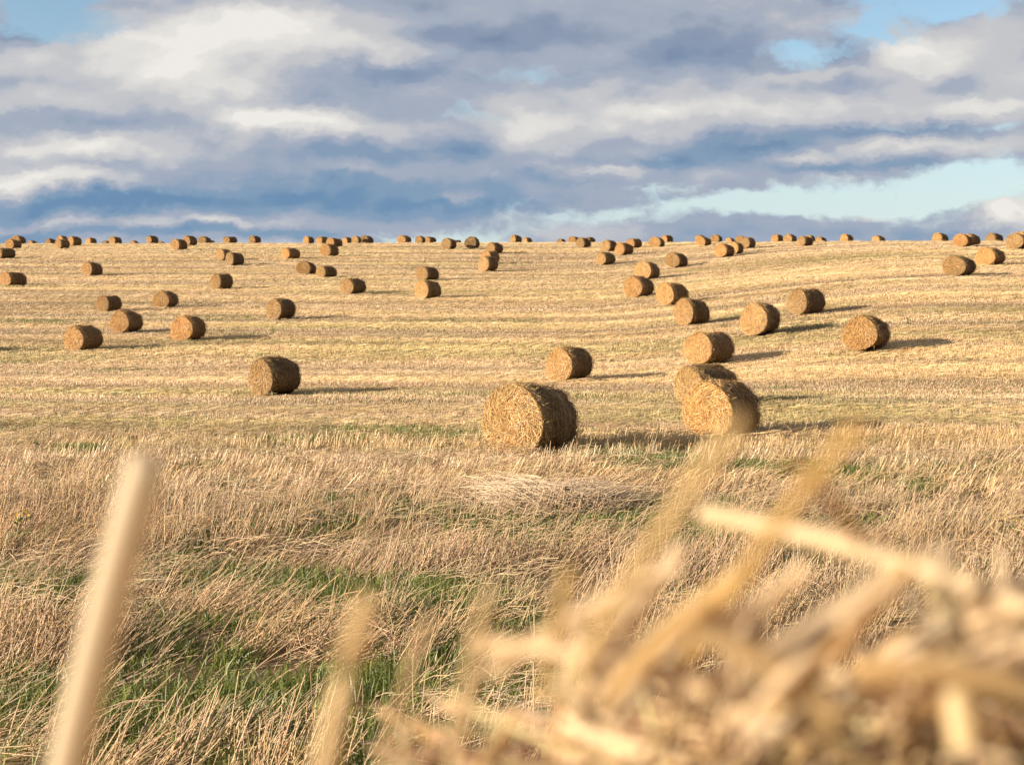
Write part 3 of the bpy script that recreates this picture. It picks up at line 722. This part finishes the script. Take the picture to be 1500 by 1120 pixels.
# ------------------------------------------------------------------ weeds one can tell apart
def weed(px, py, size, label, flower=False, n=26, seed=0):
    g = np.random.default_rng(300+seed)
    x, y = spot(px, py)
    root = bpy.data.objects.new('weed', None); col.objects.link(root); root.location = (x, y, float(gz(x, y)))
    root.empty_display_size = .1
    ns = 4
    az = g.random(ns)*6.28; d = nrm(np.stack([np.cos(az)*.25, np.sin(az)*.25, np.ones(ns)], 1))
    b = Bag(); pts = np.stack([d*0, d*size*.5, d*size], 1)
    b.add(tubes(pts, np.full((ns, 3), .004), 5), np.tile([[.16,.17,.06]], (ns,1)))
    link('stem', b.mesh('stem', M_LEAF), root)
    f = g.random(n); which = g.integers(0, ns, n)
    p = d[which]*(f*size*.95)[:,None]
    a2 = g.random(n)*6.28
    e = nrm(np.stack([np.cos(a2), np.sin(a2), g.uniform(.1, .9, n)], 1)); ln = size*g.uniform(.22, .5, n)*(1.15-f*.6)
    q = p+e*ln[:,None]; q[:,2] -= ln*.15; mid = p+e*(ln*.5)[:,None]
    side = nrm(np.cross(e, np.array([0,0,1])+g.normal(0, .4, (n,3)))); w = ln*.17
    b = Bag(); b.add(ribbons(p, mid, q, side, w*.3, w, w*.1), np.array([[.085,.16,.03]])*g.uniform(.6, 1.5, (n,1)))
    link('leaves', b.mesh('leaves', M_LEAF), root)
    if flower:
        b = Bag(); m = 14
        p = d[g.integers(0, ns, m)]*size*g.uniform(.9, 1.12, (m,1))+g.normal(0, size*.07, (m,3))
        e = nrm(g.normal(0, 1, (m,3))+np.array([0,0,1])); s = nrm(np.cross(e, g.normal(0,1,(m,3))))
        w = np.full(m, .012)
        b.add(ribbons(p-e*.012, p, p+e*.012, s, w*.5, w, w*.5), np.tile([[.75,.5,.02]], (m,1)))
        link('flowers', b.mesh('flowers', M_LEAF), root)
    tag(root, label, 'weed', 'broad leaved weeds growing in the stubble')
WEEDS = [(35,800,.34,'tall weed with a yellow flower at the far left edge of the rough straw',True),
 (1478,800,.30,'yellow flowering weed at the right picture edge',True),
 (55,664,.26,'leafy green weed left of the upright blurred stalk, upper edge of the rough straw',False),
 (590,676,.24,'leafy green weed left of the largest bale, alone in pale straw',False),
 (405,680,.24,'green weed right of the upright blurred stalk, alone in the rough straw',False),
 (1118,694,.22,'dark green weed below the shadow of the second largest bale',False),
 (1065,672,.2,'small weed in the shade strip right of the largest bale',False),
 (975,690,.24,'bushy weed right below the largest bale shadow',False),
 (1405,668,.22,'lone weed on the right side among pale rows',False),
 (400,490,.3,'dark weed right of the bale with grass at its side',False),
 (1165,548,.22,'dark small weed right of the shaggy topped bale, below its shadow',False),
 (1330,476,.36,'dark green weed upper right of the wide rightmost bale',False),
 (955,482,.3,'green weed left of the tufted bale, below the spiral one',False),
 (585,500,.28,'dark weed in the empty middle field, below the centre pair',False)]
for k, (a, b_, s, lb, fl) in enumerate(WEEDS): weed(a, b_, s, lb, fl, seed=k)

# flattened sheaf of straw in the rough headland
def sheaf(px, py, label):
    g = np.random.default_rng(55)
    x, y = spot(px, py); b = Bag(); n = 1000
    f = g.random(n)
    az = np.where(g.random(n) < .6, math.pi*.86, .15)+g.normal(0, .24, n)
    el = g.uniform(.0, .38, n)
    d = np.stack([np.cos(az)*np.cos(el), np.sin(az)*np.cos(el), np.sin(el)], 1)
    p = np.stack([g.normal(.1, .38, n), g.normal(0, .22, n), g.uniform(.02, .30, n)], 1)
    ln = g.uniform(.3, .8, n); q = p+d*ln[:,None]; mid = (p+q)/2; mid[:,2] += ln*.07; q[:,2] = np.maximum(q[:,2]-.04, .03)
    r0 = g.uniform(.003, .005, n)
    b.add(tubes(np.stack([p, mid, q], 1), np.stack([r0, r0, r0*.8], 1), 3), np.array([[.72,.55,.36]])*g.uniform(.6, 1.2, (n,1)))
    o = link('straw_sheaf', b.mesh('straw_sheaf', M_STRAW)); o.location = (x, y, float(gz(x, y)))
    tag(o, label, 'straw heap')
sheaf(800, 752, 'flattened sheaf of pale straw fanning out over green grass below the largest bale')

# ------------------------------------------------------------------ the bale right in front of the lens and the stalks sticking out of it
def fg_straws(g, pts_from, pts_to, r, bend, k=6):
    t = np.linspace(0, 1, k)[None,:,None]
    p = pts_from[:,None,:]*(1-t)+pts_to[:,None,:]*t
    p = p+bend[:,None,:]*(4*t*(1-t))
    rad = np.repeat(r[:,None], k, 1); rad[:, -1] *= .9
    return tubes(p, rad, 7)
g = np.random.default_rng(77)
fb = bpy.data.objects.new('straw_bale', None); col.objects.link(fb)
fb.location = (.95, .95, 1.70); fb.empty_display_size = .3
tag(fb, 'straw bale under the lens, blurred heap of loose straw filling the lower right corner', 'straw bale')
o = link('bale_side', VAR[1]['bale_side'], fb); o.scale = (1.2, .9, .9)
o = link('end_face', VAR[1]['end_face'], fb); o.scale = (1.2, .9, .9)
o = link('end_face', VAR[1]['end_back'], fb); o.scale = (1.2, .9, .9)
def heap_top(x, y):                              # top of the loose straw above the bale
    rise = sst(-.06, .24, x)
    return 2.380+.038*rise-1.0*(y-.62)**2-.25*np.clip(-.03-x, 0, 1)
n = 900
y = g.uniform(.45, .90, n); sx = g.uniform(600, 1580, n); x = (sx-750)/F*y
az = g.normal(.0, .9, n)+np.where(g.random(n) < .7, .5, 2.7); el = g.normal(.12, .28, n)
d = np.stack([np.cos(az)*np.cos(el), np.sin(az)*np.cos(el)*.7, np.sin(el)], 1)
c0 = np.stack([x, y, heap_top(x, y)-.012-g.random(n)**1.5*.13], 1)
ln = g.uniform(.16, .34, n)*(1+.5*sst(800, 1200, sx))
b = Bag()
r = g.uniform(.0010, .0024, n)
ok = np.ones(n, bool)
for e in (c0-d*(ln/2)[:,None], c0+d*(ln/2)[:,None]):
    epx = 750+e[:,0]/e[:,1]*F; epy = HOR-(e[:,2]-CAMZ)/e[:,1]*F
    ok &= (epx > 540) & (e[:,1] > .4) & (epy > np.interp(epx, [540, 700, 900, 1100, 1300, 1560], [1015, 1000, 975, 945, 915, 880]))
c0 = c0[ok]; d = d[ok]; ln = ln[ok]; r = r[ok]; n = len(r)
b.add(fg_straws(g, c0-d*(ln/2)[:,None], c0+d*(ln/2)[:,None], r, g.normal(0, .008, (n,3))), np.array([[.84,.63,.36]])*g.uniform(.6, 1.1, (n,1))*(1+g.normal(0,.05,(n,3))))
# thin tips that rise out of the heap, leaning right
n = 240
x = g.uniform(-.12, .4, n); y = g.uniform(.36, .75, n)
p = np.stack([x, y, heap_top(x, y)-.04], 1)
az = g.normal(.1, .6, n); el = g.normal(.85, .3, n); ln = g.uniform(.05, .15, n)*(.7+.6*sst(-.1, .2, x))
d = np.stack([np.cos(az)*np.cos(el), np.sin(az)*np.cos(el)*.5, np.sin(el)], 1)
e = p+d*ln[:,None]; epx = 750+e[:,0]/e[:,1]*F; epy = HOR-(e[:,2]-CAMZ)/e[:,1]*F
ok = (epy > np.interp(epx, [540, 700, 900, 1050, 1300], [950, 900, 860, 800, 800])) & (epx > 560) & (e[:,1] > .33); p = p[ok]; d = d[ok]; ln = ln[ok]; n = len(p)
b.add(fg_straws(g, p, p+d*ln[:,None], g.uniform(.0010, .0020, n), g.normal(0, .006, (n,3))), np.array([[.58,.40,.18]])*g.uniform(.6, 1.2, (n,1)))
n = 64                                           # longer ones crossing each other, most of them leaning to the right
qx = 700+860*g.random(n)**.75; qy = g.uniform(960, 1090, n)-.10*np.clip(qx-1000, 0, 600); qd = g.uniform(.42, .64, n)
tilt = np.where(g.random(n) < .68, g.normal(.80, .22, n), np.where(g.random(n) < .6, g.normal(-.28, .15, n), g.normal(1.9, .2, n)))
run = g.uniform(140, 380, n)
ex = qx+run*np.cos(tilt); ey = qy-run*np.sin(tilt)
ey = np.maximum(ey, np.interp(ex, [540, 700, 900, 1100, 1300, 1560], [930, 880, 800, 765, 780, 800])+g.uniform(0, 90, n))
pa = np.stack([at(a_, b_, c_) for a_, b_, c_ in zip(qx, qy, qd)]); pb = np.stack([at(a_, b_, c_) for a_, b_, c_ in zip(ex, ey, qd+g.normal(0, .03, n))])
b.add(fg_straws(g, pa, pb, .0012+.0024*g.random(n)**1.3, g.normal(0, .0018, (n,3))), np.array([[.80,.61,.37]])*g.uniform(.62, 1.12, (n,1)))
me = b.mesh('loose_straw', M_STALK, True)
me.transform(__import__('mathutils').Matrix.Translation((-fb.location[0], -fb.location[1], -fb.location[2])))
link('loose_straw', me, fb)

STALKS = [  # base pixel, tip pixel, base distance, tip distance, radius (m), colour, label
 ((88,1170), (217,672), .50, .48, .0068, (.68,.55,.37), 'thick pale blurred stalk standing upright at the far left'),
 ((470,1150), (541,872), .40, .42, .0031, (.66,.47,.22), 'blurred stalk rising from the bottom edge left of centre'),
 ((560,1120), (630,905), .52, .50, .0016, (.56,.40,.22), 'faint thin blurred stalk next to the one left of centre'),
 ((665,1120), (717,860), .46, .44, .0020, (.60,.45,.24), 'soft blurred stalk at the bottom centre, nearly upright'),
 ((690,945), (1040,1015), .50, .44, .0030, (.70,.50,.27), 'blurred straw lying almost level along the bottom centre edge'),
 ((800,1010), (835,830), .50, .48, .0020, (.56,.40,.16), 'short blurred stalk left of the long leaning one'),
 ((835,1010), (1088,612), .42, .36, .0022, (.62,.44,.20), 'long blurred stalk leaning across the second largest bale'),
 ((1000,980), (1262,618), .46, .38, .0023, (.58,.38,.14), 'tallest blurred stalk leaning right, orange and thin at its tip'),
 ((1152,672), (1262,800), .44, .50, .0018, (.55,.34,.14), 'brown blurred stalk crossing the tallest stalk the other way'),
 ((1030,752), (1540,905), .56, .46, .0040, (.70,.53,.30), 'bright blurred straw slanting down to the right above the heap'),
 ((1415,1100), (1372,850), .42, .44, .0050, (.72,.55,.28), 'broad cream blurred stalk standing in the right hand heap'),
 ((880,1040), (1110,830), .44, .44, .0034, (.66,.44,.18), 'blurred stalk rising to the right out of the heap edge'),
 ((1010,920), (1240,1060), .44, .44, .0040, (.72,.52,.26), 'pale blurred straw slanting down into the heap'),
 ((1130,1060), (1330,830), .48, .46, .0036, (.62,.40,.15), 'golden blurred stalk leaning right in front of the heap'),
 ((1250,990), (1500,1010), .42, .42, .0040, (.70,.48,.22), 'thick blurred straw lying level on the right hand heap'),
]
for (pa, pb, da, db, r, c, lb) in STALKS:
    a, e = at(*pa, da), at(*pb, db)
    bend = np.array([[.0, 0, .004]])
    V, Q = fg_straws(g, (a-a)[None], (e-a)[None], np.array([r]), bend, 8)
    o = link('straw_stalk', mesh_np('straw_stalk', V, Q, np.tile(np.array([c]), (len(V),1)), M_STALK, True)); o.location = a
    tag(o, lb, 'straw stalk', 'blurred stalks sticking up in front of the lens')
